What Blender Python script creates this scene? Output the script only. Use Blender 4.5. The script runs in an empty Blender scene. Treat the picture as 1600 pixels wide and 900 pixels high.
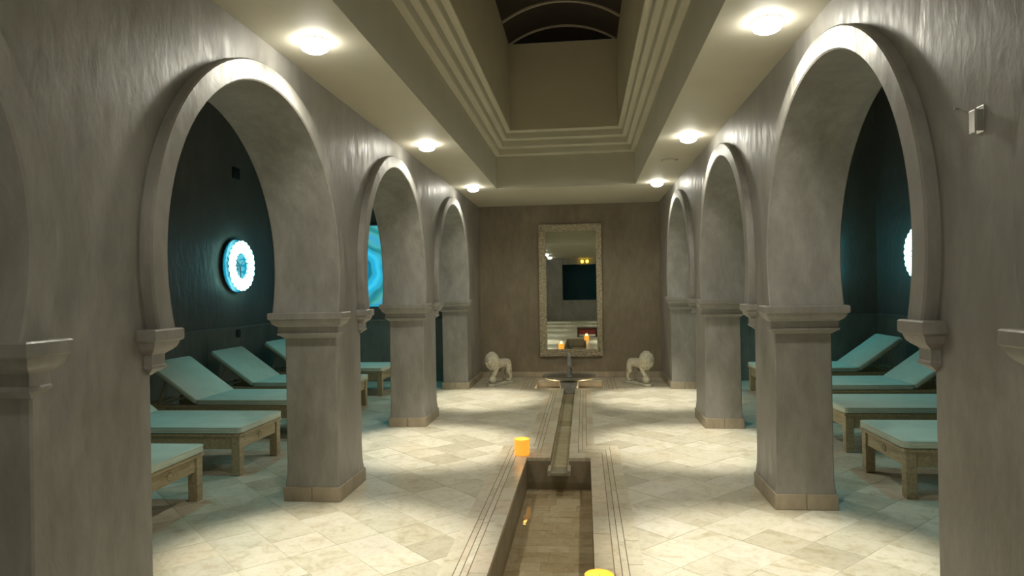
import bpy, bmesh, math, random
from mathutils import Vector, Matrix
from mathutils.geometry import tessellate_polygon
R = random.Random(7)
PI = math.pi
scn = bpy.context.scene
COL = scn.collection

# ------------------------------------------------------------ camera
FPX = 1060.0
YAW, PITCH, ROLL = 0.1058, 0.0029, -0.0170
cam_d = bpy.data.cameras.new('camera')
cam_d.sensor_width = 36.0
cam_d.lens = 36.0 * FPX / 1600.0
cam_d.clip_start = 0.05
cam = bpy.data.objects.new('camera', cam_d)
COL.objects.link(cam)
fw = Vector((-math.sin(YAW) * math.cos(PITCH), math.cos(YAW) * math.cos(PITCH), math.sin(PITCH)))
rt = Vector((math.cos(YAW), math.sin(YAW), 0))
up = rt.cross(fw)
rt2 = rt * math.cos(ROLL) + up * math.sin(ROLL)
up2 = -rt * math.sin(ROLL) + up * math.cos(ROLL)
M4 = Matrix((rt2, up2, -fw)).transposed().to_4x4()
M4.translation = Vector((0, 0, 1.55))
cam.matrix_world = M4
scn.camera = cam

# ------------------------------------------------------------ world, exposure, light levels
w = bpy.data.worlds.new('world')
scn.world = w
w.use_nodes = True
w.node_tree.nodes['Background'].inputs[0].default_value = (0.30, 0.38, 0.45, 1)
w.node_tree.nodes['Background'].inputs[1].default_value = 0.02
scn.view_settings.view_transform = 'Standard'
scn.view_settings.look = 'None'
scn.view_settings.gamma = 1.0
scn.view_settings.use_curve_mapping = False
scn.view_settings.exposure = 0.32

WARM = (1.0, 0.955, 0.80)
TEAL = (0.13, 0.80, 0.88)
SPOT_W, SPOT_DEG, SPOT_BLEND = 325.0, 45.0, 0.68      # narrow beam of each ceiling lamp
FLOOD_W = 27.0                                      # its wide spill
DIFF_E = 32.0                                       # brightness of the frosted cover
RECESS_W = 2.4
TEAL_W = 88.0                                       # teal lamps of the side rooms

# ------------------------------------------------------------ layout numbers (metres)
CX = -0.26                    # axis of the water channel
XL, XLB = -1.84, -2.235       # left arcade: aisle face, back face
XR, XRB = 1.31, 1.69
ZC = 3.035
YE = 11.95                    # end wall
YS = 11.5                     # end wall of the side rooms
XOL, XOR = -5.15, 4.70        # outer walls
ZS = 4.6                      # side room ceiling
YB = -9.5                     # wall behind the camera
ZP = 1.41                     # capital top

# ------------------------------------------------------------ materials
def new_mat(name):
    m = bpy.data.materials.new(name)
    m.use_nodes = True
    nt = m.node_tree
    return m, nt, nt.nodes['Principled BSDF']

def noise(nt, scale, detail=4, rough=.55, vec=None, dist=0.0):
    n = nt.nodes.new('ShaderNodeTexNoise')
    n.inputs['Scale'].default_value = scale
    n.inputs['Detail'].default_value = detail
    n.inputs['Roughness'].default_value = rough
    n.inputs['Distortion'].default_value = dist
    if vec is not None:
        nt.links.new(vec, n.inputs['Vector'])
    return n.outputs['Fac']

def world_pos(nt, scale=(1, 1, 1), obj=False):
    if obj:
        s = nt.nodes.new('ShaderNodeTexCoord').outputs['Object']
    else:
        s = nt.nodes.new('ShaderNodeNewGeometry').outputs['Position']
    mp = nt.nodes.new('ShaderNodeMapping')
    mp.inputs['Scale'].default_value = scale
    nt.links.new(s, mp.inputs['Vector'])
    return mp.outputs['Vector']

def ramp(nt, fac, stops):
    r = nt.nodes.new('ShaderNodeValToRGB')
    el = r.color_ramp.elements
    while len(el) < len(stops):
        el.new(0.5)
    for e, (p, c) in zip(el, stops):
        e.position = p
        e.color = (*c, 1)
    nt.links.new(fac, r.inputs['Fac'])
    return r.outputs['Color']

def mixc(nt, fac, a, b, mode='MIX'):
    n = nt.nodes.new('ShaderNodeMix')
    n.data_type = 'RGBA'
    n.blend_type = mode
    for v, k in ((fac, 0), (a, 6), (b, 7)):
        if isinstance(v, (int, float)):
            n.inputs[k].default_value = v
        elif isinstance(v, tuple):
            n.inputs[k].default_value = (*v, 1)
        else:
            nt.links.new(v, n.inputs[k])
    return n.outputs[2]

def math_n(nt, op, a, b=None):
    n = nt.nodes.new('ShaderNodeMath')
    n.operation = op
    for i, v in enumerate((a, b)):
        if v is None:
            continue
        if isinstance(v, (int, float)):
            n.inputs[i].default_value = v
        else:
            nt.links.new(v, n.inputs[i])
    return n.outputs[0]

def bump(nt, bs, h, strength, dist=.01):
    b = nt.nodes.new('ShaderNodeBump')
    b.inputs['Strength'].default_value = strength
    b.inputs['Distance'].default_value = dist
    nt.links.new(h, b.inputs['Height'])
    nt.links.new(b.outputs['Normal'], bs.inputs['Normal'])

def plaster(name, c1, c2, c3, rough=.40, bstr=.15, spec=.5):
    """polished lime plaster: cloudy, trowelled, half gloss"""
    m, nt, bs = new_mat(name)
    v1 = world_pos(nt, (1, 1, .55))
    big = noise(nt, 2.2, 6, .62, v1, .4)
    v2 = world_pos(nt, (1, 1, .35))
    fine = noise(nt, 14, 6, .65, v2, .3)
    mx = math_n(nt, 'ADD', math_n(nt, 'MULTIPLY', big, .62), math_n(nt, 'MULTIPLY', fine, .38))
    c = ramp(nt, mx, [(.33, c1), (.5, c2), (.66, c3)])
    nt.links.new(c, bs.inputs['Base Color'])
    rr = nt.nodes.new('ShaderNodeMapRange')
    rr.inputs['From Min'].default_value = .3
    rr.inputs['From Max'].default_value = .7
    rr.inputs['To Min'].default_value = rough - .10
    rr.inputs['To Max'].default_value = rough + .18
    nt.links.new(fine, rr.inputs['Value'])
    nt.links.new(rr.outputs[0], bs.inputs['Roughness'])
    bs.inputs['Specular IOR Level'].default_value = spec
    v3 = world_pos(nt, (1, 1, .45))
    h1 = noise(nt, 10, 4, .55, v3, .3)
    h2 = noise(nt, 40, 3, .6, world_pos(nt, (1, 1, .5)))
    hh = math_n(nt, 'ADD', h1, math_n(nt, 'MULTIPLY', h2, .12))
    bump(nt, bs, hh, bstr, .03)
    return m

M = {}
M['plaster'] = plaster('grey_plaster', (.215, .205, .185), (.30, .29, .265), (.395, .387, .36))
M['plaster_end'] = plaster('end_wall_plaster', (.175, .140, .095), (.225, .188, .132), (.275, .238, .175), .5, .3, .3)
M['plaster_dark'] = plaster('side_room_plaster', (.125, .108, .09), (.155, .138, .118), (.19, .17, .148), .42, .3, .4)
M['dado'] = plaster('dado_stone', (.15, .15, .13), (.20, .20, .175), (.26, .26, .23), .4, .15, .4)
M['stone_plinth'] = plaster('plinth_stone', (.30, .25, .18), (.40, .34, .25), (.50, .44, .34), .45, .2, .4)

def simple(name, col, rough=.5, metal=0, var=.12, scale=12, bstr=0.0, spec=.5):
    m, nt, bs = new_mat(name)
    n = noise(nt, scale, 4, .6, world_pos(nt))
    c = ramp(nt, n, [(.3, tuple(x * (1 - var) for x in col)), (.7, tuple(min(1, x * (1 + var)) for x in col))])
    nt.links.new(c, bs.inputs['Base Color'])
    bs.inputs['Roughness'].default_value = rough
    bs.inputs['Metallic'].default_value = metal
    bs.inputs['Specular IOR Level'].default_value = spec
    if bstr:
        bump(nt, bs, noise(nt, scale * 5, 4, .6, world_pos(nt)), bstr, .004)
    return m

M['ceiling'] = simple('painted_ceiling', (.60, .575, .47), .62, 0, .03, 3, 0, .3)
M['shaft'] = simple('painted_light_shaft', (.60, .54, .40), .7, 0, .04, 2, 0, .2)
M['vault'] = simple('dark_vault_panel', (.020, .013, .009), .6, 0, .3, 4)
M['rib'] = simple('painted_rib', (.42, .38, .30), .5)
M['steel'] = simple('chrome', (.6, .6, .58), .18, 1, .05)
M['dark'] = simple('dark_metal', (.05, .05, .05), .4)
M['plastic_dark'] = simple('dark_plate', (.018, .025, .03), .3)
M['stone_grey'] = simple('grey_fountain_stone', (.25, .235, .195), .38, 0, .2, 20, .2)
M['stone_post'] = simple('pale_grey_marble', (.30, .31, .30), .35, 0, .12, 14, .1)
M['cream'] = simple('cream_limestone', (.62, .54, .40), .4, 0, .15, 10, .1)
M['joint'] = simple('tile_joint', (.66, .62, .50), .8, 0, .1, 20)
M['groove'] = simple('brown_inlay_line', (.20, .15, .085), .6, 0, .2, 30)
M['lion'] = simple('weathered_lion_stone', (.56, .53, .42), .7, 0, .22, 30, .5, .3)
M['basin_wall'] = simple('basin_wall_stone', (.30, .25, .17), .4, 0, .2, 8, .15)

def tile_mat(name, stops, rough=.3):
    m, nt, bs = new_mat(name)
    at = nt.nodes.new('ShaderNodeAttribute')
    at.attribute_name = 'tint'
    oi = nt.nodes.new('ShaderNodeObjectInfo')
    fr = math_n(nt, 'FRACT', math_n(nt, 'ADD', at.outputs['Fac'], oi.outputs['Random']))
    base = ramp(nt, fr, stops)
    # each stone gets its own veining: shift the position by the stone's number
    geo = nt.nodes.new('ShaderNodeNewGeometry').outputs['Position']
    cmb = nt.nodes.new('ShaderNodeCombineXYZ')
    sh = math_n(nt, 'MULTIPLY', fr, 37.0)
    for k in range(3):
        nt.links.new(sh, cmb.inputs[k])
    va = nt.nodes.new('ShaderNodeVectorMath')
    nt.links.new(geo, va.inputs[0]); nt.links.new(cmb.outputs[0], va.inputs[1])
    n1 = noise(nt, 5.5, 7, .62, va.outputs[0], 1.2)
    n2 = noise(nt, 26, 5, .6, va.outputs[0], .4)
    tone = ramp(nt, n1, [(.30, (.70, .64, .52)), (.47, (.93, .92, .88)), (.62, (1, 1, 1)), (.75, (.90, .80, .68))])
    c = mixc(nt, .85, base, tone, 'MULTIPLY')
    spot = ramp(nt, n2, [(.36, (.80, .75, .66)), (.5, (1, 1, 1))])
    c = mixc(nt, .5, c, spot, 'MULTIPLY')
    nt.links.new(c, bs.inputs['Base Color'])
    bs.inputs['Roughness'].default_value = rough
    rr = nt.nodes.new('ShaderNodeMapRange')
    rr.inputs['To Min'].default_value = rough - .08
    rr.inputs['To Max'].default_value = rough + .15
    nt.links.new(n1, rr.inputs['Value']); nt.links.new(rr.outputs[0], bs.inputs['Roughness'])
    bump(nt, bs, n2, .12, .003)
    return m
M['tile'] = tile_mat('travertine_tile', [(0, (.62, .58, .46)), (.2, (.72, .68, .56)), (.45, (.77, .73, .61)),
                                         (.62, (.54, .50, .39)), (.75, (.71, .65, .52)), (.88, (.76, .72, .62)), (1, (.60, .56, .45))], .32)
M['slab'] = tile_mat('border_slab', [(0, (.62, .56, .43)), (.3, (.74, .69, .55)), (.6, (.70, .60, .46)), (.8, (.58, .52, .38)), (1, (.76, .71, .58))], .3)
M['basin_tile'] = tile_mat('basin_floor_tile', [(0, (.70, .58, .38)), (.3, (.82, .73, .54)), (.5, (.58, .46, .29)), (.75, (.78, .67, .47)), (1, (.86, .78, .60))], .35)

def wood_mat():
    m, nt, bs = new_mat('pale_teak')
    v = world_pos(nt, (14, 3, 14), obj=True)
    n = noise(nt, 3, 5, .6, v, .5)
    c = ramp(nt, n, [(.3, (.32, .26, .15)), (.5, (.44, .37, .23)), (.7, (.53, .46, .31))])
    nt.links.new(c, bs.inputs['Base Color'])
    bs.inputs['Roughness'].default_value = .5
    bump(nt, bs, n, .2, .002)
    return m
M['wood'] = wood_mat()

def fabric():
    m, nt, bs = new_mat('cream_canvas')
    v = world_pos(nt, (1, 1, 1), obj=True)
    n = noise(nt, 6, 4, .5, v)
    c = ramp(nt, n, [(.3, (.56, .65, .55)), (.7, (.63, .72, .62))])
    nt.links.new(c, bs.inputs['Base Color'])
    bs.inputs['Roughness'].default_value = .9
    bs.inputs['Specular IOR Level'].default_value = .2
    bump(nt, bs, noise(nt, 320, 2, .5, v), .2, .002)
    return m
M['fabric'] = fabric()

def emis(name, col, strength, base=None, rough=.4):
    m, nt, bs = new_mat(name)
    bs.inputs['Base Color'].default_value = (*(base or col), 1)
    bs.inputs['Emission Color'].default_value = (*col, 1)
    bs.inputs['Emission Strength'].default_value = strength
    bs.inputs['Roughness'].default_value = rough
    return m
M['lamp'] = emis('frosted_lamp_cover', (1.0, .96, .84), DIFF_E)
M['ring_bulb'] = emis('cyan_light_pebbles', (.42, 1.0, .93), 3.2)
M['yellow_bulb'] = emis('yellow_lamp', (1.0, .62, .05), 6.0)
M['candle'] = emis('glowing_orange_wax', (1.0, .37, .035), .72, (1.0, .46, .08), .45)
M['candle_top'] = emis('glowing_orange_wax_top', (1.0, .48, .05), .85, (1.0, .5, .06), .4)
M['lamp_amber'] = emis('amber_lamp_cover', (1.0, .55, .2), 3.0)
M['teal_lamp'] = emis('teal_lamp_cover', TEAL, 3.0)

def mirror_mat():
    m, nt, bs = new_mat('mirror_silver')
    bs.inputs['Base Color'].default_value = (.80, .86, .78, 1)
    bs.inputs['Metallic'].default_value = 1
    bs.inputs['Roughness'].default_value = .015
    return m
M['mirror'] = mirror_mat()

def frame_mat():
    m, nt, bs = new_mat('hammered_pale_metal')
    v = world_pos(nt)
    n = noise(nt, 32, 4, .6, v)
    c = ramp(nt, n, [(.3, (.24, .20, .13)), (.55, (.42, .37, .26)), (.75, (.62, .57, .43))])
    nt.links.new(c, bs.inputs['Base Color'])
    bs.inputs['Metallic'].default_value = .55
    bs.inputs['Roughness'].default_value = .42
    vo = nt.nodes.new('ShaderNodeTexVoronoi')
    vo.inputs['Scale'].default_value = 38
    nt.links.new(v, vo.inputs['Vector'])
    bump(nt, bs, vo.outputs['Distance'], .7, .01)
    return m
M['frame'] = frame_mat()

def water_mat(name, tint, rough, scale, bs_, ior=1.33):
    m = bpy.data.materials.new(name)
    m.use_nodes = True
    nt = m.node_tree
    nt.nodes.remove(nt.nodes['Principled BSDF'])
    out = nt.nodes['Material Output']
    tr = nt.nodes.new('ShaderNodeBsdfTransparent')
    tr.inputs[0].default_value = (*tint, 1)
    gl = nt.nodes.new('ShaderNodeBsdfGlossy')
    gl.inputs['Roughness'].default_value = rough
    fr = nt.nodes.new('ShaderNodeFresnel')
    fr.inputs['IOR'].default_value = ior
    b = nt.nodes.new('ShaderNodeBump')
    b.inputs['Strength'].default_value = bs_
    b.inputs['Distance'].default_value = .01
    nt.links.new(noise(nt, scale, 3, .5, world_pos(nt), .5), b.inputs['Height'])
    nt.links.new(b.outputs[0], gl.inputs['Normal'])
    nt.links.new(b.outputs[0], fr.inputs['Normal'])
    mx = nt.nodes.new('ShaderNodeMixShader')
    nt.links.new(fr.outputs[0], mx.inputs[0])
    nt.links.new(tr.outputs[0], mx.inputs[1])
    nt.links.new(gl.outputs[0], mx.inputs[2])
    nt.links.new(mx.outputs[0], out.inputs['Surface'])
    return m
M['water'] = water_mat('still_water', (.98, .96, .92), .03, 9, .15)
M['water_run'] = water_mat('running_water', (.92, .94, .90), .05, 28, .8)
M['dish'] = simple('blue_glass_dish', (.01, .16, .26), .12, 0, .05)
M['dish_glass'] = water_mat('glass_dish', (.75, .9, .95), .05, 6, .1, 1.5)

def art_mat():
    m, nt, bs = new_mat('swirled_art_glass')
    v = nt.nodes.new('ShaderNodeTexCoord').outputs['Object']
    mp = nt.nodes.new('ShaderNodeMapping')
    mp.inputs['Location'].default_value = (0, 0, .1)
    nt.links.new(v, mp.inputs['Vector'])
    wv = nt.nodes.new('ShaderNodeTexWave')
    wv.wave_type = 'RINGS'; wv.rings_direction = 'SPHERICAL'
    wv.inputs['Scale'].default_value = 1.1
    wv.inputs['Distortion'].default_value = 7
    wv.inputs['Detail'].default_value = 2
    wv.inputs['Detail Scale'].default_value = 1.2
    nt.links.new(mp.outputs[0], wv.inputs['Vector'])
    ln = nt.nodes.new('ShaderNodeVectorMath'); ln.operation = 'LENGTH'
    nt.links.new(mp.outputs[0], ln.inputs[0])
    ci = ramp(nt, wv.outputs['Fac'], [(0, (.01, .14, .17)), (.25, (.08, .34, .36)), (.6, (.01, .36, .50)), (1, (.10, .50, .55))])
    co = ramp(nt, wv.outputs['Fac'], [(0, (.05, .22, .17)), (.5, (.16, .38, .26)), (1, (.10, .34, .40))])
    r = ramp(nt, ln.outputs['Value'], [(.45, (0, 0, 0)), (.62, (1, 1, 1))])
    c = mixc(nt, r, ci, co)
    nt.links.new(c, bs.inputs['Base Color'])
    nt.links.new(c, bs.inputs['Emission Color'])
    bs.inputs['Emission Strength'].default_value = .34
    bs.inputs['Roughness'].default_value = .15
    return m
M['art'] = art_mat()
M['teal_room'] = simple('dark_teal_room', (.02, .10, .11), .5)
M['red'] = simple('red_cushion', (.30, .05, .04), .8)
M['brown_wood'] = simple('dark_brown_wood', (.06, .035, .02), .45)

# ------------------------------------------------------------ mesh helpers
def bx(bm, x0, x1, y0, y1, z0, z1):
    vs = [bm.verts.new(p) for p in ((x0, y0, z0), (x1, y0, z0), (x1, y1, z0), (x0, y1, z0),
                                    (x0, y0, z1), (x1, y0, z1), (x1, y1, z1), (x0, y1, z1))]
    for f in ((0, 3, 2, 1), (4, 5, 6, 7), (0, 1, 5, 4), (1, 2, 6, 5), (2, 3, 7, 6), (3, 0, 4, 7)):
        bm.faces.new([vs[i] for i in f])
    return vs

def lathe(bm, prof, n=32, c=(0, 0, 0), cap=True):
    rings = []
    for r, z in prof:
        rings.append([bm.verts.new((c[0] + r * math.cos(2 * PI * k / n), c[1] + r * math.sin(2 * PI * k / n), c[2] + z)) for k in range(n)])
    for a, b in zip(rings, rings[1:]):
        for k in range(n):
            bm.faces.new((a[k], a[(k + 1) % n], b[(k + 1) % n], b[k]))
    if cap:
        bm.faces.new(rings[0][::-1]); bm.faces.new(rings[-1])

def rect_loft(bm, secs, cap=True):
    """secs: (x0,x1,y0,y1,z)"""
    rings = []
    for x0, x1, y0, y1, z in secs:
        rings.append([bm.verts.new(p) for p in ((x0, y0, z), (x1, y0, z), (x1, y1, z), (x0, y1, z))])
    for a, b in zip(rings, rings[1:]):
        for k in range(4):
            bm.faces.new((a[k], a[(k + 1) % 4], b[(k + 1) % 4], b[k]))
    if cap:
        bm.faces.new(rings[0][::-1]); bm.faces.new(rings[-1])

def tube(bm, pts, r, n=8):
    pts = [Vector(p) for p in pts]
    rings = []
    for i, p in enumerate(pts):
        d = (pts[min(i + 1, len(pts) - 1)] - pts[max(i - 1, 0)]).normalized()
        a = d.orthogonal().normalized() if i == 0 else (rings_a - d * rings_a.dot(d)).normalized()
        rings_a = a
        b = d.cross(a)
        rings.append([bm.verts.new(p + a * r * math.cos(2 * PI * k / n) + b * r * math.sin(2 * PI * k / n)) for k in range(n)])
    for a, b in zip(rings, rings[1:]):
        for k in range(n):
            bm.faces.new((a[k], a[(k + 1) % n], b[(k + 1) % n], b[k]))
    bm.faces.new(rings[0][::-1]); bm.faces.new(rings[-1])

def obj(name, bm, mat, parent=None, bevel=0, smooth=True, seg=2, loc=None, angle=35, clean=True):
    if clean:
        bmesh.ops.recalc_face_normals(bm, faces=bm.faces)
    me = bpy.data.meshes.new(name)
    bm.to_mesh(me); bm.free()
    me.materials.append(mat if not isinstance(mat, str) else M[mat])
    if smooth:
        me.polygons.foreach_set('use_smooth', [True] * len(me.polygons))
        if not bevel:
            me.set_sharp_from_angle(angle=math.radians(angle))
    o = bpy.data.objects.new(name, me)
    COL.objects.link(o)
    if parent is not None:
        o.parent = parent
    if loc:
        o.location = loc
    if bevel:
        b = o.modifiers.new('bevel', 'BEVEL')
        b.width = bevel; b.segments = seg; b.limit_method = 'ANGLE'; b.angle_limit = math.radians(40)
        b.harden_normals = True
    return o

def boxo(name, mat, parent, x0, x1, y0, y1, z0, z1, bevel=0, **k):
    bm = bmesh.new(); bx(bm, x0, x1, y0, y1, z0, z1)
    return obj(name, bm, mat, parent, bevel, **k)

def tag(o, label, cat, group=None):
    o['label'] = label; o['category'] = cat
    if group: o['group'] = group
    return o

def thing(name, label, cat, loc=(0, 0, 0), rz=0, group=None):
    o = bpy.data.objects.new(name, None); COL.objects.link(o)
    o.location = loc; o.rotation_euler = (0, 0, rz); o.empty_display_size = .1
    return tag(o, label, cat, group)

def struct(o):
    o['kind'] = 'structure'; return o

def copy_tree(o, parent=None):
    c = o.copy(); COL.objects.link(c); c.parent = parent
    for ch in list(o.children):
        copy_tree(ch, c)
    return c

# ------------------------------------------------------------ arcades
ARCHES = [(-.09, 2.08), (2.71, 4.88), (5.43, 7.62), (8.27, 10.55)]
RISE = 1.345
def arch_geo(a):
    c = (a[0] + a[1]) / 2; h = (a[1] - a[0]) / 2; s = h - .100
    r = (s * s + RISE * RISE) / (2 * RISE)
    return c, s, r, ZP + RISE - r
def arc_pts(c, r, zc, z0, half, n=28):
    """points from the springing (z0) to the crown; half=-1 near side, +1 far side"""
    a0 = math.asin((z0 - zc) / r)
    out = []
    for k in range(n + 1):
        a = a0 + (PI / 2 - a0) * k / n
        out.append((c + half * r * math.cos(a), zc + r * math.sin(a)))
    return out

def prism_yz(bm, poly, x0, x1, open_edges=()):
    """extrude a YZ polygon between x0 and x1; skip the side quads of open_edges"""
    A = [bm.verts.new((x0, y, z)) for y, z in poly]
    B = [bm.verts.new((x1, y, z)) for y, z in poly]
    tri = tessellate_polygon([[Vector((y, z, 0)) for y, z in poly]])
    for t in tri:
        try:
            bm.faces.new([A[i] for i in t]); bm.faces.new([B[i] for i in reversed(t)])
        except ValueError:
            pass
    n = len(poly)
    for i in range(n):
        if i in open_edges: continue
        bm.faces.new((A[i], A[(i + 1) % n], B[(i + 1) % n], B[i]))

def arcade(side):
    xf, xb = (XL, XLB) if side == 'left' else (XR, XRB)
    sg = 1 if side == 'left' else -1               # direction from the wall into the aisle
    bm = bmesh.new()
    geos = [arch_geo(a) for a in ARCHES]
    ztop = ZS if side else ZC
    # wall above each pillar, from crown to crown
    for i in range(len(ARCHES) + 1):
        left = []; right = []
        if i > 0:
            c, s, r, zc = geos[i - 1]
            p = arc_pts(c, r + .055, zc, ZP - .03, 1)
            p = [(y, z) for y, z in p]
            left = [(c, ztop)] + p[::-1]           # down the far side of the previous arch
        else:
            left = [(-.75, ztop), (-.75, ZP - .03)]
        if i < len(ARCHES):
            c, s, r, zc = geos[i]
            p = arc_pts(c, r + .055, zc, ZP - .03, -1)
            right = p + [(c, ztop)]
            poly = left + right
        else:
            c = geos[-1][0]
            poly = left + [(ARCHES[-1][1], ZP - .03), (ARCHES[-1][1], 0), (YE + .1, 0), (YE + .1, ztop)]
        prism_yz(bm, poly, xf, xb)
    wall = struct(obj('wall_' + side, bm, 'plaster', angle=25))
    # rings round the arches, standing proud of both faces
    for (c, s, r, zc) in geos:
        bm = bmesh.new()
        a_in = math.asin((ZP - .02 - zc) / r)
        ro = r + .115
        a_out = math.asin((ZP - .02 - zc) / ro)
        n = 56
        xa, xz = xf + sg * .055, xb - sg * .055
        loops = []
        for k in range(n + 1):
            t = k / n
            ai = a_in + (PI - 2 * a_in) * t
            ao = a_out + (PI - 2 * a_out) * t
            L = []
            e = .008
            for (rr, an, xx) in ((r + e, ai, xa), (ro - e, ao, xa), (ro, ao, xa - sg * e), (ro, ao, xz + sg * e), (ro - e, ao, xz),
                                 (r + e, ai, xz), (r, ai, xz + sg * e), (r, ai, xa - sg * e)):
                L.append(bm.verts.new((xx, c - rr * math.cos(an), zc + rr * math.sin(an))))
            loops.append(L)
        for a, b in zip(loops, loops[1:]):
            for k in range(8):
                bm.faces.new((a[k], a[(k + 1) % 8], b[(k + 1) % 8], b[k]))
        bm.faces.new(loops[0]); bm.faces.new(loops[-1][::-1])
        obj('arch_ring', bm, 'plaster', wall, angle=30)
    return wall, xf, xb, sg

CAP_PROF = [(ZP, .104), (ZP - .006, .112), (ZP - .046, .112), (ZP - .052, .104), (ZP - .054, .097), (ZP - .066, .093),
            (ZP - .080, .086), (ZP - .092, .072), (ZP - .102, .054), (ZP - .108, .046), (ZP - .112, .046),
            (ZP - .150, .046), (ZP - .156, .052), (ZP - .166, .052), (ZP - .172, .040), (ZP - .185, .016), (ZP - .195, .004)]
def capital(parent, xf, xb, sg, edge, d):
    """d=+1: the opening lies at larger y than the edge"""
    bm = bmesh.new()
    secs = []
    for z, p in CAP_PROF[::-1]:
        q = p * .76
        ya, yb = edge + d * p, edge - d * (.012 + p * .70)
        x0, x1 = sorted((xf + sg * q, xb - sg * q))
        y0, y1 = sorted((ya, yb))
        secs.append((x0, x1, y0, y1, z))
    rect_loft(bm, secs)
    return obj('capital', bm, 'plaster', parent, angle=28)

def plinth(parent, x0, x1, y0, y1, e=.022, h=.108, sides='xXyY'):
    """a course of stones round a pillar foot"""
    g = .0015
    def row(a0, a1, n):
        L = (a1 - a0) / n
        return [(a0 + i * L + g, a0 + (i + 1) * L - g) for i in range(n)]
    hh = lambda: h + R.uniform(-.002, .002)
    if 'y' in sides:
        for a, b in row(x0 - e, x1 + e, 2): boxo('plinth_stone', 'stone_plinth', parent, a, b, y0 - e, y0 + .01, 0, hh(), .004)
    if 'Y' in sides:
        for a, b in row(x0 - e, x1 + e, 2): boxo('plinth_stone', 'stone_plinth', parent, a, b, y1 - .01, y1 + e, 0, hh(), .004)
    n = max(2, round((y1 - y0) / .34))
    if 'x' in sides:
        for a, b in row(y0 + g, y1 - g, n): boxo('plinth_stone', 'stone_plinth', parent, x0 - e, x0 + .01, a, b, 0, hh(), .004)
    if 'X' in sides:
        for a, b in row(y0 + g, y1 - g, n): boxo('plinth_stone', 'stone_plinth', parent, x1 - .01, x1 + e, a, b, 0, hh(), .004)

PNAMES = {'left': [None, 'broad grey plaster pillar at the left edge of the photo, nearest on that side',
                   'grey plaster pillar on the left between the first and second whole arch, cream loungers beside it',
                   'slim far grey plaster pillar on the left, pale sheen low on its aisle side'],
          'right': [None, 'broad grey plaster pillar at the right edge of the photo with the metal bracket on it',
                    'grey plaster pillar on the right between the big arch and the next one',
                    'slim far grey plaster pillar on the right, third from the front on that side']}
for side in ('left', 'right'):
    wall, xf, xb, sg = arcade(side)
    spans = [(-.75, ARCHES[0][0])] + [(ARCHES[i][1], ARCHES[i + 1][0]) for i in range(3)]
    x0, x1 = sorted((xf, xb))
    for i, (a, b) in enumerate(spans):
        lab = PNAMES[side][i] or 'grey plaster pillar on the %s just behind the camera' % side
        t = thing('pillar', lab, 'pillar', group='arcade pillars')
        bm = bmesh.new()
        L = []
        for z, fl_ in ((0, .012), (.125, .010), (.19, .002), (.30, 0), (.8, 0), (ZP - .03, 0)):
            e = .007
            L.append([bm.verts.new((px, py, z)) for px, py in ((x0 - fl_ + e, a - fl_), (x1 + fl_ - e, a - fl_), (x1 + fl_, a - fl_ + e), (x1 + fl_, b + fl_ - e), (x1 + fl_ - e, b + fl_), (x0 - fl_ + e, b + fl_), (x0 - fl_, b + fl_ - e), (x0 - fl_, a - fl_ + e))])
        for q1, q2 in zip(L, L[1:]):
            for k in range(8): bm.faces.new((q1[k], q1[(k + 1) % 8], q2[(k + 1) % 8], q2[k]))
        obj('shaft', bm, 'plaster', t, angle=30)
        if i > 0: capital(t, xf, xb, sg, a, -1)
        capital(t, xf, xb, sg, b, 1)
        plinth(t, x0, x1, a, b)
    capital(wall, xf, xb, sg, ARCHES[-1][1], -1)
    plinth(wall, x0, x1, ARCHES[-1][1], YE, sides='y' + ('X' if side == 'left' else 'x'))

# ------------------------------------------------------------ outer walls, end walls, back wall
struct(boxo('wall_end', 'plaster_end', None, XLB, XRB, YE, YE + .3, 0, ZC + .1))
for k, (a, b) in enumerate([(XL + .02 + i * (XR - XL - .04) / 8, XL + .02 + (i + 1) * (XR - XL - .04) / 8) for i in range(8)]):
    if k == 0:
        bb = bpy.data.objects.new('baseboard_end', None); COL.objects.link(bb); struct(bb)
    boxo('skirting_stone', 'stone_plinth', bb, a + .0015, b - .0015, YE - .018, YE + .005, 0, .10, .003)
def outer(name, x, sg, y1):
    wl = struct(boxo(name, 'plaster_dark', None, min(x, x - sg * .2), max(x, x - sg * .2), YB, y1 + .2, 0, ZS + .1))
    n = 23; L = (y1 - YB) / n
    for i in range(n):                                # dado of stone panels with a cap course
        a, b = YB + i * L, YB + (i + 1) * L
        boxo('dado_panel', 'dado', wl, min(x, x + sg * .022), max(x, x + sg * .022), a + .002, b - .002, 0, 1.045, .003)
    boxo('dado_cap', 'dado', wl, min(x, x + sg * .034), max(x, x + sg * .034), YB, y1, 1.045, 1.08, .006)
    return wl
w_ol = outer('wall_outer_left', XOL, 1, YS)
w_or = outer('wall_outer_right', XOR, -1, YS)
def sideend(name, x0, x1):
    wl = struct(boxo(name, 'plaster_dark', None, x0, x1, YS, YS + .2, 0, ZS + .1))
    n = 3; L = (x1 - x0) / n
    for i in range(n):
        boxo('dado_panel', 'dado', wl, x0 + i * L + .002, x0 + (i + 1) * L - .002, YS - .022, YS, 0, 1.045, .003)
    boxo('dado_cap', 'dado', wl, x0, x1, YS - .034, YS, 1.045, 1.08, .006)
    return wl
sideend('wall_side_end_left', XOL, XLB)
sideend('wall_side_end_right', XRB, XOR)
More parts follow.
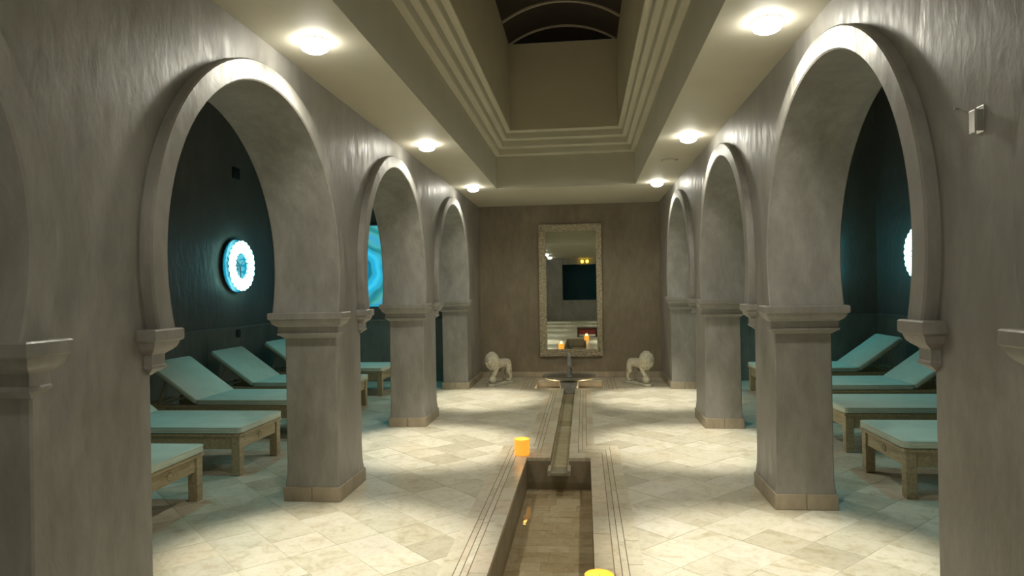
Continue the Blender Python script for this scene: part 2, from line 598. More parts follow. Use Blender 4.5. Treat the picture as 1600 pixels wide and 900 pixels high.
# wall behind the camera, with a wide opening to a dim teal room
bm = bmesh.new()
W0, W1 = -1.05, .72
bx(bm, XOL, W0, YB - .25, YB, 0, ZS); bx(bm, W1, XOR, YB - .25, YB, 0, ZS)
bx(bm, W0, W1, YB - .25, YB, 0, 1.0); bx(bm, W0, W1, YB - .25, YB, 2.75, ZS)
struct(obj('wall_back', bm, 'plaster', bevel=.01))
bm = bmesh.new()
bx(bm, -3, 3, YB - 3.2, YB - 3.1, 0, ZC); bx(bm, -3, -2.9, YB - 3.2, YB - .25, 0, ZC); bx(bm, 2.9, 3, YB - 3.2, YB - .25, 0, ZC)
bx(bm, -3, 3, YB - 3.2, YB - .25, ZC, ZC + .1); bx(bm, -3, 3, YB - 3.2, YB - .25, -.1, 0)
struct(obj('wall_back_room', bm, 'teal_room'))
bl = bpy.data.lights.new('back_room_lamp', 'POINT'); bl.energy = 12; bl.color = (.2, .75, .8); bl.shadow_soft_size = .15
blo = bpy.data.objects.new('back_room_lamp', bl); blo.location = (2.3, YB - 1.2, 2.4); COL.objects.link(blo)

# ------------------------------------------------------------ ceiling with stepped light shaft
RX0, RX1, RY0, RY1 = CX - .985, CX + 1.013, 1.9, 9.85
RX0, RX1 = -1.245, .755
bm = bmesh.new()
bx(bm, XL, RX0, -.75, YE, ZC, ZC + .12); bx(bm, RX1, XR, -.75, YE, ZC, ZC + .12)
bx(bm, RX0, RX1, RY1, YE, ZC, ZC + .12); bx(bm, RX0, RX1, -.75, RY0, ZC, ZC + .12)
bx(bm, XOL, XOR, YB, -.75, ZC, ZC + .12)
ceil = struct(obj('ceiling', bm, 'ceiling'))
def rl(ins, z): return (RX0 + ins, RX1 - ins, RY0 + ins, RY1 - ins, z)
bm = bmesh.new()
rect_loft(bm, [rl(.0015, ZC + .001), rl(.0015, 3.50)], False)
obj('recess_fascia', bm, 'ceiling', ceil, smooth=False)
z, ins = 3.50, 0
for k in range(4):
    secs = [rl(ins, z), rl(ins + .040, z + .004), rl(ins + .052, z + .012), rl(ins + .058, z + .026)]
    if k < 3: secs += [rl(ins + .060, z + .094), rl(ins + .060, z + .10)]
    bm = bmesh.new(); rect_loft(bm, secs, False)
    obj('cornice_step', bm, 'ceiling', ceil, angle=50)
    ins += .060 if k < 3 else .058; z += .10
bm = bmesh.new(); rect_loft(bm, [rl(ins, z - .10 + .026), rl(ins, 5.05)], False)
obj('light_shaft', bm, 'shaft', ceil, smooth=False)
SX0, SX1, SY0, SY1 = RX0 + ins, RX1 - ins, RY0 + ins, RY1 - ins
# barrel skylight on top of the shaft
sk = thing('skylight', 'dark barrel-vaulted skylight with pale curved ribs at the top of the light shaft', 'skylight', ((SX0 + SX1) / 2, SY1, 5.05))
hw = (SX1 - SX0) / 2; hr = .235; rad = (hw * hw + hr * hr) / (2 * hr); a0 = math.asin(hw / rad)
nb = 9; step = (SY1 - SY0) / nb
def arcx(r, n=20): return [(r * math.sin(-a0 + 2 * a0 * k / n), r * math.cos(-a0 + 2 * a0 * k / n) - (rad - hr)) for k in range(n + 1)]
for i in range(nb):
    bm = bmesh.new()
    ya, yb = -i * step, -(i + 1) * step
    A = arcx(rad); B = arcx(rad + .02)
    for ky in range(20):
        q = [(A[ky][0], ya, A[ky][1]), (A[ky + 1][0], ya, A[ky + 1][1]), (A[ky + 1][0], yb, A[ky + 1][1]), (A[ky][0], yb, A[ky][1])]
        bm.faces.new([bm.verts.new(v) for v in q])
        q = [(B[ky][0], ya, B[ky][1]), (B[ky + 1][0], ya, B[ky + 1][1]), (B[ky + 1][0], yb, B[ky + 1][1]), (B[ky][0], yb, B[ky][1])]
        bm.faces.new([bm.verts.new(v) for v in q])
    bmesh.ops.remove_doubles(bm, verts=bm.verts, dist=1e-5)
    obj('vault_panel', bm, 'vault', sk)
for i in range(nb + 1):
    bm = bmesh.new()
    yc = -i * step
    A = arcx(rad - .022); B = arcx(rad + .005)
    y0, y1 = yc - .02, yc + .02
    poly = []
    L = []
    for (a, b) in zip(A, B):
        L.append([bm.verts.new(v) for v in ((a[0], y0, a[1]), (a[0], y1, a[1]), (b[0], y1, b[1]), (b[0], y0, b[1]))])
    for a, b in zip(L, L[1:]):
        for k in range(4): bm.faces.new((a[k], a[(k + 1) % 4], b[(k + 1) % 4], b[k]))
    bm.faces.new(L[0]); bm.faces.new(L[-1][::-1])
    obj('rib', bm, 'rib', sk)
for yy in (.012, -(SY1 - SY0) - .012):
    bm = bmesh.new()
    A = arcx(rad + .02)
    for dy in (0, .015):
        bm.faces.new([bm.verts.new((a[0], yy + dy, a[1])) for a in A])
    obj('lunette', bm, 'vault', sk)
# side room ceilings
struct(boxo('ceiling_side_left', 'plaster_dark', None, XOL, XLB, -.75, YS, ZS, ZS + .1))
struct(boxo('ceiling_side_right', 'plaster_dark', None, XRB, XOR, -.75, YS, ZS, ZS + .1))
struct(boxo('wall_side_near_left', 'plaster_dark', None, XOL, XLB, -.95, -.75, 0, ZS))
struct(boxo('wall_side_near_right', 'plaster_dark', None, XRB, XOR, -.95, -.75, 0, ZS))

# ------------------------------------------------------------ floor
fl = bpy.data.objects.new('floor', None); COL.objects.link(fl); struct(fl)
BX0, BX1, BY0, BY1 = -.552, .032, 2.4, 6.25          # sunken basin
HX0, HX1 = -.335, -.165                              # channel
FX0, FX1, FY0, FY1 = -.80, .28, 10.64, 11.55         # fountain recess
SBY = 6.76                                           # far end of the wide border
B1, B2, B3 = .565, .335, .84                         # half widths of the border band
FBY = 10.34
TH = .02
def clip(poly, f):
    out = []
    n = len(poly)
    for i in range(n):
        a, b = poly[i], poly[(i + 1) % n]
        fa, fb = f(a), f(b)
        if fa >= 0: out.append(a)
        if (fa >= 0) != (fb >= 0):
            t = fa / (fa - fb)
            out.append((a[0] + (b[0] - a[0]) * t, a[1] + (b[1] - a[1]) * t))
    return out
def cliprect(poly, x0, x1, y0, y1):
    for f in (lambda p: p[0] - x0, lambda p: x1 - p[0], lambda p: p[1] - y0, lambda p: y1 - p[1]):
        poly = clip(poly, f)
        if len(poly) < 3: return []
    return poly
def slab(bm, poly, zt, tint, lay, th=TH, ch=.0015):
    cx = sum(p[0] for p in poly) / len(poly); cy = sum(p[1] for p in poly) / len(poly)
    T = [bm.verts.new((p[0], p[1], zt)) for p in poly]
    Bm = [bm.verts.new((p[0], p[1], zt - th)) for p in poly]
    fs = [bm.faces.new(T)]
    n = len(poly)
    for i in range(n): fs.append(bm.faces.new((Bm[i], Bm[(i + 1) % n], T[(i + 1) % n], T[i])))
    for f in fs: f[lay] = tint
def poly_area(p): return abs(sum(p[i][0] * p[(i + 1) % len(p)][1] - p[(i + 1) % len(p)][0] * p[i][1] for i in range(len(p)))) / 2
D = .424; HD = D / 2; g = .0022
tiles = []
def side_tiles(anchor, regions):
    for i in range(-60, 60):
        for j in range(-60, 60):
            if (i + j) % 2: continue
            cx, cy = anchor[0] + i * HD, anchor[1] + j * HD
            if not (XOL - .3 < cx < XOR + .3 and YB - .3 < cy < YE + .3): continue
            h = HD - g
            full = [(cx - h, cy), (cx, cy - h), (cx + h, cy), (cx, cy + h)]
            ps = []
            for rg in regions:
                p = cliprect(full, *rg)
                if len(p) >= 3 and poly_area(p) > 2e-4: ps.append(p)
            if ps:
                dist = math.hypot(cx, cy) if cy > 1.5 else 99
                tiles.append((dist, cx, cy, ps))
IY = YE
side_tiles((-1.1165, 4.679), [(XOL, CX - B1, YB, SBY), (XOL, CX - B2, SBY, FBY), (XOL, CX - B3, FBY, IY)])
side_tiles((.504, 4.043), [(CX + B1, XOR, YB, SBY), (CX + B2, XOR, SBY, FBY), (CX + B3, XOR, FBY, IY)])
tiles.sort(key=lambda t: t[0] + (3.0 if (t[1] < XLB or t[1] > XRB) else 0))
def vis(t):
    return t[2] > 3.2 and abs(t[1] + .1 * t[2]) < .85 * t[2]
tv = [t for t in tiles if vis(t)]; tr_ = [t for t in tiles if not vis(t)]
bmr = bmesh.new(); layr = bmr.faces.layers.float.new('tint')
for k, (d_, cx, cy, ps) in enumerate(tv + tr_):
    zt = R.uniform(-.0012, .0006)
    if k < 300:
        bm = bmesh.new(); lay = bm.faces.layers.float.new('tint')
        for p in ps: slab(bm, [(x - cx, y - cy) for x, y in p], zt, 0.0, lay)
        o = obj('floor_tile', bm, 'tile', fl, smooth=False, clean=False)
        o.location = (cx, cy, 0)
    else:
        tn = R.random()
        for p in ps: slab(bmr, p, zt, tn, layr)
o = obj('distant_tiles', bmr, 'tile', fl, smooth=False, clean=False); o['kind'] = 'stuff'
# grout bed under the tiles
bm = bmesh.new()
zb = -.0022
for x0, x1, y0, y1 in [(XOL, BX0 - .06, YB, BY1 + .06), (BX1 + .06, XOR, YB, BY1 + .06), (BX0 - .06, BX1 + .06, YB, BY0 - .06), (XOL, HX0 - .04, BY1 + .06, FY0 - .04), (HX1 + .04, XOR, BY1 + .06, FY0 - .04),
                       (XOL, FX0 - .04, FY0 - .04, FY1), (FX1 + .04, XOR, FY0 - .04, FY1), (XOL, XOR, FY1 + .04, YE)]:
    bx(bm, x0, x1, y0, y1, zb - .05, zb)
obj('mortar_bed', bm, 'joint', fl, smooth=False)

# border band of slabs with three inlay grooves, laid round basin, channel and fountain
bmb = []
def border_slabs(x0, x1, y0, y1, along, n):
    """a row of slabs in a rectangle, cut by the groove lines"""
    for i in range(n):
        if along == 'y':
            a, b = y0 + (y1 - y0) * i / n, y0 + (y1 - y0) * (i + 1) / n
            r = (x0, x1, a + .001, b - .001)
        else:
            a, b = x0 + (x1 - x0) * i / n, x0 + (x1 - x0) * (i + 1) / n
            r = (a + .001, b - .001, y0, y1)
        boxo('border_slab', 'slab', fl, r[0], r[1], r[2], r[3], -.0305, R.uniform(-.0006, .0008), 0, smooth=False)
LN = [.40, .44, .48]      # groove offsets beside the basin
LC = [.178, .218, .258]    # beside the channel
LF = [.62, .68, .74]       # beside the fountain
GW = .0028
LY = [6.45, 6.575, 6.70]   # where they turn in
LY2 = [10.53, 10.47, 10.41]
def strips(edge, L, out):
    e = [edge] + L + [out]
    return [(e[i] + (GW if i else 0), e[i + 1] - (GW if i < len(L) else 0)) for i in range(len(e) - 1)]
for s in (-1, 1):
    bi = abs((BX1 if s > 0 else BX0) - CX); hi = abs((HX1 if s > 0 else HX0) - CX); fi = abs((FX1 if s > 0 else FX0) - CX)
    X = lambda a, b: tuple(sorted((CX + s * a, CX + s * b)))
    SB = strips(bi, LN, B1); SC = strips(hi, LC, B2); SF = strips(fi, LF, B3)
    YT = [(BY1, LY[0] - GW), (LY[0] + GW, LY[1] - GW), (LY[1] + GW, LY[2] - GW), (LY[2] + GW, SBY)]
    YU = [(LY2[0] + GW, FY0), (LY2[1] + GW, LY2[0] - GW), (LY2[2] + GW, LY2[1] - GW), (FBY, LY2[2] - GW)]
    for k in range(4):
        # beside the basin up to this strip's turning line
        ytop = YT[k][1]
        n = 12
        border_slabs(*X(*SB[k]), BY0, BY1 if k == 0 else YT[k][1], 'y', n)
        # the turn towards the channel
        if k == 0:
            border_slabs(*X(hi, SB[0][1]), YT[0][0] + .001, YT[0][1], 'x', 2)
        else:
            border_slabs(*X(SC[k][0], SB[k][0] - .001), *YT[k], 'x', 1)
        # beside the channel
        yb = YT[k][1] if k == 0 else YT[k][1]
        yt = YU[k][0]
        border_slabs(*X(*SC[k]), yb + .001, yt - .001, 'y', 10)
        # the turn round the fountain
        border_slabs(*X(SC[k][0] if k else hi, SF[k][1]), *YU[k], 'x', 2)
        if k == 0:
            border_slabs(*X(*SF[0]), FY0 + .001, YE - .02, 'y', 4)
        else:
            border_slabs(*X(*SF[k]), YU[k][1] + .001, YE - .02, 'y', 4)
bm = bmesh.new()
for s in (-1, 1):
    def gx(o, y0, y1):
        a, b = sorted((CX + s * (o - GW), CX + s * (o + GW))); bx(bm, a, b, y0, y1, -.02, -.0015)
    def gy(y, o0, o1):
        a, b = sorted((CX + s * o0, CX + s * o1)); bx(bm, a, b, y - GW, y + GW, -.02, -.0015)
    for k in range(3):
        gx(LN[k], BY0, LY[k] + GW); gy(LY[k], LC[k], LN[k]); gx(LC[k], LY[k] - GW, LY2[k] + GW)
        gy(LY2[k], LC[k], LF[k]); gx(LF[k], LY2[k] - GW, YE - .02)
ob = obj('inlay_lines', bm, 'groove', fl, smooth=False); ob['kind'] = 'stuff'

# ------------------------------------------------------------ sunken basin, channel
ZBF = -.29
pool = thing('water_basin', 'long sunken basin with stone tiled bottom and shallow water in the middle of the aisle', 'basin', (0, 0, 0))
bm = bmesh.new()
T = .05
bx(bm, BX0 - T, BX0, BY0, BY1, ZBF - .05, -.031); bx(bm, BX1, BX1 + T, BY0, BY1, ZBF - .05, -.031)
bx(bm, BX0 - T, BX1 + T, BY0 - T, BY0, ZBF - .05, -.031)
bx(bm, BX0 - T, BX1 + T, BY1, BY1 + T, ZBF - .05, -.117)
bx(bm, BX0 - T, HX0, BY1, BY1 + T, -.117, -.031); bx(bm, HX1, BX1 + T, BY1, BY1 + T, -.117, -.031)
obj('basin_wall', bm, 'basin_wall', pool, smooth=False)
boxo('basin_bed', 'joint', pool, BX0 - T, BX1 + T, BY0 - T, BY1 + T, ZBF - .08, ZBF - .006, smooth=False)
y = BY1; row = 0
while y > BY0 + .02:
    d = [.16, .12, .19, .14][row % 4]; y2 = max(BY0, y - d)
    cuts = [BX0] + sorted(BX0 + (BX1 - BX0) * f for f in ([.18, .55], [.33, .72], [.12, .48, .85], [.4, .78])[row % 4]) + [BX1]
    for a, b in zip(cuts, cuts[1:]):
        boxo('basin_tile', 'basin_tile', pool, a + .001, b - .001, y2 + .001, y - .001, ZBF - .02, ZBF + R.uniform(-.001, .001), smooth=False)
    y = y2; row += 1
bm = bmesh.new()
nx, ny = 8, 80
V = [[bm.verts.new((BX0 + (BX1 - BX0) * i / nx, BY0 + (BY1 - BY0) * j / ny, -.225 + .0012 * math.sin(3 * i + 1.7 * j))) for i in range(nx + 1)] for j in range(ny + 1)]
for j in range(ny):
    for i in range(nx): bm.faces.new((V[j][i], V[j][i + 1], V[j + 1][i + 1], V[j + 1][i]))
for f in bm.faces:
    f.normal_update()
    if f.normal.z < 0: f.normal_flip()
obj('water_surface', bm, 'water', pool, clean=False)

chn = thing('water_channel', 'narrow stone water channel running from the round fountain into the basin', 'channel', (0, 0, 0))
ZCH = -.085; YC1 = 10.59; YT0 = 6.04
bm = bmesh.new()
bx(bm, HX0 - .03, HX0, BY1 + .051, FY0 - .035, ZCH - .03, -.031); bx(bm, HX1, HX1 + .03, BY1 + .051, FY0 - .035, ZCH - .03, -.031)
obj('channel_side', bm, 'basin_wall', chn, smooth=False)
yy = BY1
while yy < YC1:
    y2 = min(YC1, yy + .31)
    boxo('channel_slab', 'basin_tile', chn, HX0, HX1, yy + .001, y2 - .001, ZCH - .03, ZCH, smooth=False)
    yy = y2
bm = bmesh.new()
bx(bm, HX0 + .002, HX1 - .002, YT0, BY1, ZCH - .028, ZCH)
bx(bm, HX0 - .018, HX0 + .012, YT0, BY1, ZCH - .028, ZCH + .02)
bx(bm, HX1 - .012, HX1 + .018, YT0, BY1, ZCH - .028, ZCH + .02)
obj('spout_lip', bm, 'stone_plinth', pool, .004)
bm = bmesh.new()
n = 150
prev = None
for j in range(n + 1):
    yv = BY1 + .002 + (YC1 - BY1) * j / n
    row_ = [bm.verts.new((HX0 + .012 + (HX1 - HX0 - .024) * i / 6, yv, ZCH + .016 + R.uniform(-.002, .002))) for i in range(7)]
    if prev:
        for i in range(6): bm.faces.new((prev[i], prev[i + 1], row_[i + 1], row_[i]))
    else: first = row_
    prev = row_
for f in bm.faces:
    f.normal_update()
    if f.normal.z < 0: f.normal_flip()
obj('running_water', bm, 'water_run', chn, clean=False)
# the water over the lip and its thin fall into the basin
bm = bmesh.new()
first = [bm.verts.new((HX0 + .012 + (HX1 - HX0 - .024) * i / 6, YT0, ZCH + .016)) for i in range(7)]
lead = [bm.verts.new((v.co.x, BY1 - .001, ZCH + .0165)) for v in first]
for i in range(6): bm.faces.new((lead[i], lead[i + 1], first[i + 1], first[i]))
prev = first
for j in range(1, 9):
    t = j / 8
    row_ = [bm.verts.new((v.co.x * (1 - .0) + (v.co.x - CX) * -.10 * t, YT0 - .035 * t ** .6 + R.uniform(-.003, .003), ZCH + .016 - .155 * t)) for v in first]
    for i in range(6): bm.faces.new((prev[i], prev[i + 1], row_[i + 1], row_[i]))
    prev = row_
for f in bm.faces:
    f.normal_update()
    if f.normal.z < 0 or f.normal.y > .5: f.normal_flip()
obj('water_fall', bm, 'water_run', pool, clean=False)

# ------------------------------------------------------------ fountain at the far end
ft = thing('fountain', 'low round grey stone fountain bowl with a short post in front of the mirror', 'fountain', (CX - .005, 11.12, 0))
ox, oy = CX - .005, 11.12
bm = bmesh.new()
zr = -.10
bx(bm, FX0 - ox, FX1 - ox, FY0 - oy, FY1 - oy, zr - .03, zr)
obj('recess_floor', bm, 'cream', ft, smooth=False)
for (a, b, c, d) in ((FX0 - .03, FX0, FY0, FY1), (FX1, FX1 + .03, FY0, FY1), (FX0, FX1, FY1, FY1 + .03), (FX0, HX0 - .06, FY0 - .03, FY0 - .0), (HX1 + .06, FX1, FY0 - .03, FY0 - .0)):
    boxo('recess_wall', 'cream', ft, a - ox, b - ox, c - oy, d - oy, zr, -.031, smooth=False)
# small lamps sunk in the recess to both sides of the spout block
for sd_ in (-1, 1):
    bm = bmesh.new(); lathe(bm, [(.022, 0), (.022, .016), (.012, .022), (.002, .023)], 16, (sd_ * .255, -.22, zr))
    obj('sunken_lamp', bm, 'lamp_amber', ft)
    l = bpy.data.lights.new('recess_light', 'POINT'); l.energy = RECESS_W; l.color = (1, .80, .50); l.shadow_soft_size = .015
    o = bpy.data.objects.new('recess_light', l); COL.objects.link(o); o.parent = ft; o.location = (sd_ * .30, -.30, zr + .05)
bm = bmesh.new()
lathe(bm, [(.16, zr), (.15, .03), (.24, .07), (.36, .085), (.425, .105), (.437, .125), (.432, .142), (.41, .145), (.385, .13), (.2, .108), (.02, .105)], 48)
obj('bowl', bm, 'stone_grey', ft, angle=50)
bm = bmesh.new(); lathe(bm, [(.001, .128), (.2, .129), (.383, .128)], 48, cap=False)
for f in bm.faces:
    f.normal_update()
    if f.normal.z < 0: f.normal_flip()
obj('bowl_water', bm, 'water', ft, clean=False)
bm = bmesh.new()
A = [(-.10, -.30, .0), (.10, -.30, .0), (.14, -.50, .0), (-.14, -.50, .0)]
vs = [bm.verts.new(v) for v in ((-.13, -.52, -.085), (.13, -.52, -.085), (.13, -.28, -.085), (-.13, -.28, -.085), (-.125, -.50, .03), (.125, -.50, .03), (.16, -.30, .125), (-.16, -.30, .125))]
for f in ((0, 3, 2, 1), (4, 5, 6, 7), (0, 1, 5, 4), (1, 2, 6, 5), (2, 3, 7, 6), (3, 0, 4, 7)): bm.faces.new([vs[i] for i in f])
obj('spout_block', bm, 'stone_grey', ft, .012)
bm = bmesh.new()
lathe(bm, [(.055, .10), (.055, .125), (.040, .14), (.036, .20), (.035, .34), (.031, .40), (.033, .44), (.026, .475), (.012, .495), (.002, .50)], 20)
obj('post', bm, 'stone_post', ft)
bm = bmesh.new()
tube(bm, [(.012, -.034, .30), (.012, -.09, .30), (.012, -.105, .29), (.012, -.11, .215)], .011, 10)
obj('tap', bm, 'steel', ft)
bm = bmesh.new(); tube(bm, [(.0, -.045, .262), (.035, -.06, .262)], .008, 8); tube(bm, [(.035, -.06, .262), (.035, -.06, .165)], .007, 8)
obj('tap_handle', bm, 'dark', ft)

# ------------------------------------------------------------ mirror
mx0, mx1, mz0, mz1 = -.782, .31, .37, 2.685
mr = thing('mirror', 'tall mirror in a hammered pale metal frame on the end wall', 'mirror', ((mx0 + mx1) / 2, YE, mz0))
MX, MZ = (mx0 + mx1) / 2, mz0
F = .125
def framepiece(pts):
    bm = bmesh.new()
    A = [bm.verts.new((x - MX, -.045, z - MZ)) for x, z in pts]; B = [bm.verts.new((x - MX, -.001, z - MZ)) for x, z in pts]
    bm.faces.new(A); bm.faces.new(B[::-1])
    for i in range(4): bm.faces.new((A[i], A[(i + 1) % 4], B[(i + 1) % 4], B[i]))
    bmesh.ops.subdivide_edges(bm, edges=bm.edges, cuts=9, use_grid_fill=True)
    for v in bm.verts:
        if v.co.y < -.03: v.co.y += R.uniform(-.004, .004)
        v.co.x += R.uniform(-.0025, .0025); v.co.z += R.uniform(-.0025, .0025)
    obj('frame_rail', bm, 'frame', mr, angle=60)
framepiece([(mx0, mz0), (mx0 + F, mz0 + F), (mx0 + F, mz1 - F), (mx0, mz1)])
framepiece([(mx1, mz0), (mx1, mz1), (mx1 - F + .03, mz1 - F), (mx1 - F + .03, mz0 + F)])
framepiece([(mx0, mz0), (mx1, mz0), (mx1 - F + .03, mz0 + F), (mx0 + F, mz0 + F)])
framepiece([(mx0, mz1), (mx0 + F, mz1 - F), (mx1 - F + .03, mz1 - F), (mx1, mz1)])
bm = bmesh.new(); bx(bm, mx0 + .08 - MX, mx1 - .08 - MX, -.022, -.004, .08, mz1 - mz0 - .08)
obj('mirror_glass', bm, 'mirror', mr, smooth=False)

# ------------------------------------------------------------ ceiling lamps
def downlight(x, y, label, dim=1.0):
    t = thing('ceiling_lamp', label, 'lamp', (x, y, ZC), group='round ceiling lamps over the aisle')
    bm = bmesh.new()
    lathe(bm, [(.088, 0), (.089, -.003), (.086, -.006), (.080, -.007), (.078, 0)], 32, cap=False)
    obj('trim_ring', bm, 'rib', t)
    bm = bmesh.new()
    lathe(bm, [(.079, -.004), (.084, -.03), (.074, -.050), (.05, -.064), (.025, -.070), (.004, -.071)], 32)
    obj('glass_cover', bm, 'lamp', t)
    for nm, typ, en, dz in (('lamp_beam', 'SPOT', SPOT_W, .13), ('lamp_spill', 'SPOT', FLOOD_W, .135)):
        l = bpy.data.lights.new(nm, typ); l.energy = en * dim; l.color = WARM
        l.spot_size = math.radians(SPOT_DEG if nm == 'lamp_beam' else 165)
        l.spot_blend = SPOT_BLEND if nm == 'lamp_beam' else .5
        l.shadow_soft_size = .05
        o = bpy.data.objects.new(nm, l); COL.objects.link(o); o.parent = t; o.location = (0, 0, -dz)
    return t
LY_ = [(3.85, 'near'), (6.72, 'middle'), (9.6, 'far')]
nm = {('l', 'near'): 'glowing round ceiling lamp at the upper left over the first arch', ('l', 'middle'): 'glowing round ceiling lamp on the left soffit above the second arch',
      ('l', 'far'): 'small-looking glowing ceiling lamp on the left soffit nearest the end wall', ('r', 'near'): 'glowing round ceiling lamp at the upper right over the big right arch',
      ('r', 'middle'): 'glowing round ceiling lamp on the right soffit above the second right arch', ('r', 'far'): 'small-looking glowing ceiling lamp on the right soffit nearest the end wall'}
for yv, k in LY_:
    downlight(-1.553, yv, nm[('l', k)]); downlight(1.045, yv + .08, nm[('r', k)])
for yv, wh in ((1.0, 'closest behind'), (-1.9, 'second behind'), (-4.8, 'third behind'), (-7.6, 'farthest behind')):
    for x, s in ((-1.553, 'left'), (1.045, 'right')):
        downlight(x, yv, 'round ceiling lamp on the %s side, %s the camera, seen only in the mirror' % (s, wh), .30)
# teal lamps high in the side rooms
for x, s in ((-3.6, 'left'), (3.05, 'right')):
    for yv, wh in ((2.4, 'nearest the camera'), (5.2, 'above the nearest loungers'), (8.0, 'above the middle loungers'), (10.6, 'above the farthest lounger')):
        t = thing('teal_ceiling_lamp', 'teal recessed lamp in the %s side room ceiling %s' % (s, wh), 'lamp', (x, yv, ZS), group='teal lamps of the %s side room' % s)
        bm = bmesh.new(); lathe(bm, [(.11, 0), (.11, -.012), (.09, -.014), (.088, 0)], 24, cap=False); obj('trim_ring', bm, 'steel', t)
        bm = bmesh.new(); lathe(bm, [(.088, -.004), (.05, -.02), (.004, -.024)], 24); obj('glass_cover', bm, 'teal_lamp', t)
        l = bpy.data.lights.new('teal_beam', 'SPOT'); l.energy = TEAL_W; l.color = TEAL; l.spot_size = math.radians(48); l.spot_blend = .9; l.shadow_soft_size = .1
        o = bpy.data.objects.new('teal_beam', l); COL.objects.link(o); o.parent = t; o.location = (0, 0, -.05)
sd = thing('smoke_detector', 'small flat white disc on the right soffit between two ceiling lamps', 'detector', (1.016, 8.06, ZC))
bm = bmesh.new(); lathe(bm, [(.085, 0), (.085, -.012), (.07, -.02), (.03, -.024), (.003, -.024)], 28); obj('cover', bm, 'ceiling', sd)
bm = bmesh.new(); lathe(bm, [(.095, 0), (.098, -.004), (.095, -.008), (.09, -.008), (.088, 0)], 28, cap=False); obj('base_ring', bm, 'rib', sd)

# ------------------------------------------------------------ ring wall lights
def ring_light(x, y, z, sg, label):
    t = thing('ring_wall_light', label, 'lamp', (x, y, z), group='cyan ring wall lights')
    t.rotation_euler = (0, sg * PI / 2, 0)          # local z points into the room
    bm = bmesh.new()
    lathe(bm, [(.02, .004), (.2, .008), (.33, .03), (.385, .05), (.395, .045), (.34, .018), (.2, .0), (.02, .0)], 48)
    obj('glass_dish', bm, 'dish', t)
    bm = bmesh.new(); tube(bm, [(0, 0, .0), (0, 0, .11)], .02, 10)
    for k in range(3):
        a = k * 2 * PI / 3; tube(bm, [(0, 0, .1), (.2 * math.cos(a), .2 * math.sin(a), .115)], .008, 6)
    obj('bracket', bm, 'steel', t)
    bm = bmesh.new()
    n = 22
    for rr, cnt, rb in ((.225, 17, .042), (.275, 20, .052), (.325, 24, .050)):
        for k in range(cnt):
            a = 2 * PI * k / cnt + rr * 7
            mt = Matrix.Translation((rr * math.cos(a), rr * math.sin(a), .13)) @ Matrix.Scale(.5, 4, (0, 0, 1))
            bmesh.ops.create_icosphere(bm, subdivisions=2, radius=rb * R.uniform(.9, 1.08), matrix=mt)
    obj('light_pebbles', bm, 'ring_bulb', t)
    bm = bmesh.new()
    lathe(bm, [(.17, .115), (.36, .115), (.36, .125), (.17, .125)], 48, cap=False)
    obj('backing_ring', bm, 'steel', t)
    return t
ring_light(XOL, 9.55, 1.975, 1, 'bright cyan ring light on the dark left wall above the loungers')
ring_light(XOR, 9.88, 1.965, -1, 'bright cyan ring light on the dark right wall, half hidden by the arch')

# ------------------------------------------------------------ backlit art panels
def art(xc, label):
    t = thing('art_panel', label, 'artwork', (xc, YS, 2.0), group='backlit swirled glass panels')
    bm = bmesh.new(); bx(bm, -.56, .56, -.05, -.01, -.68, .70); obj('glass_panel', bm, 'art', t, smooth=False)
    for a in ((-.60, .60, -.70, -.66, .03), (-.60, .60, .70, .74, .03)):
        bm = bmesh.new(); bx(bm, a[0], a[1], -.075, -.001, a[2], a[3]); obj('frame_rail', bm, 'steel', t, .004)
    for a in ((-.60, -.56), (.56, .60)):
        bm = bmesh.new(); bx(bm, a[0], a[1], -.075, -.001, -.66, .70); obj('frame_rail', bm, 'steel', t, .004)
    bm = bmesh.new(); bx(bm, .615, .645, -.06, -.02, -.5, .54); obj('added_glow_tube', bm, 'teal_lamp', t)  # invented glowing strip beside the frame, added to carry the halo
    for q in (-.2, .2):  # unseen lights added to put a blue glow on the end wall
        l = bpy.data.lights.new('halo_light', 'POINT'); l.energy = .22; l.color = (.02, .48, .80); l.shadow_soft_size = .02
        o = bpy.data.objects.new('halo_light', l); COL.objects.link(o); o.parent = t; o.location = (.68, -.06, q)
    return t
art(-3.98, 'teal backlit glass panel with a blue swirl, seen through the second left arch')
art(3.40, 'teal backlit glass panel hidden behind the right pillar, only its glow showing')
for xc, s in ((-3.98, 1), (3.42, 1)):
    l = bpy.data.lights.new('art_glow', 'AREA'); l.energy = 5; l.color = (.02, .5, .8); l.shape = 'RECTANGLE'; l.size = 1.2; l.size_y = 1.4
    o = bpy.data.objects.new('art_glow', l); COL.objects.link(o); o.location = (xc, YS - .09, 2.0); o.rotation_euler = (PI / 2, 0, 0)

# plates on the left wall
t = thing('wall_vent', 'small dark square plate high on the dark left wall', 'vent', (XOL, 9.643, 3.36))
bm = bmesh.new(); bx(bm, 0, .02, -.10, .10, -.085, .085); obj('plate', bm, 'plastic_dark', t, .006)
for k in range(4):
    bm = bmesh.new(); bx(bm, .02, .026, -.08, .08, -.065 + k * .035, -.05 + k * .035); obj('louvre', bm, 'dark', t)
t = thing('wall_socket', 'small dark socket on the stone dado behind the left loungers', 'socket', (XOL + .022, 9.60, .975))
bm = bmesh.new(); bx(bm, 0, .014, -.06, .06, -.06, .06); obj('plate', bm, 'plastic_dark', t, .005)
bm = bmesh.new(); lathe(bm, [(.035, 0), (.035, .006), (.028, .006), (.026, .001), (.002, .001)], 20)
o = obj('outlet', bm, 'dark', t); o.rotation_euler = (0, PI / 2, 0); o.location = (.014, 0, 0)

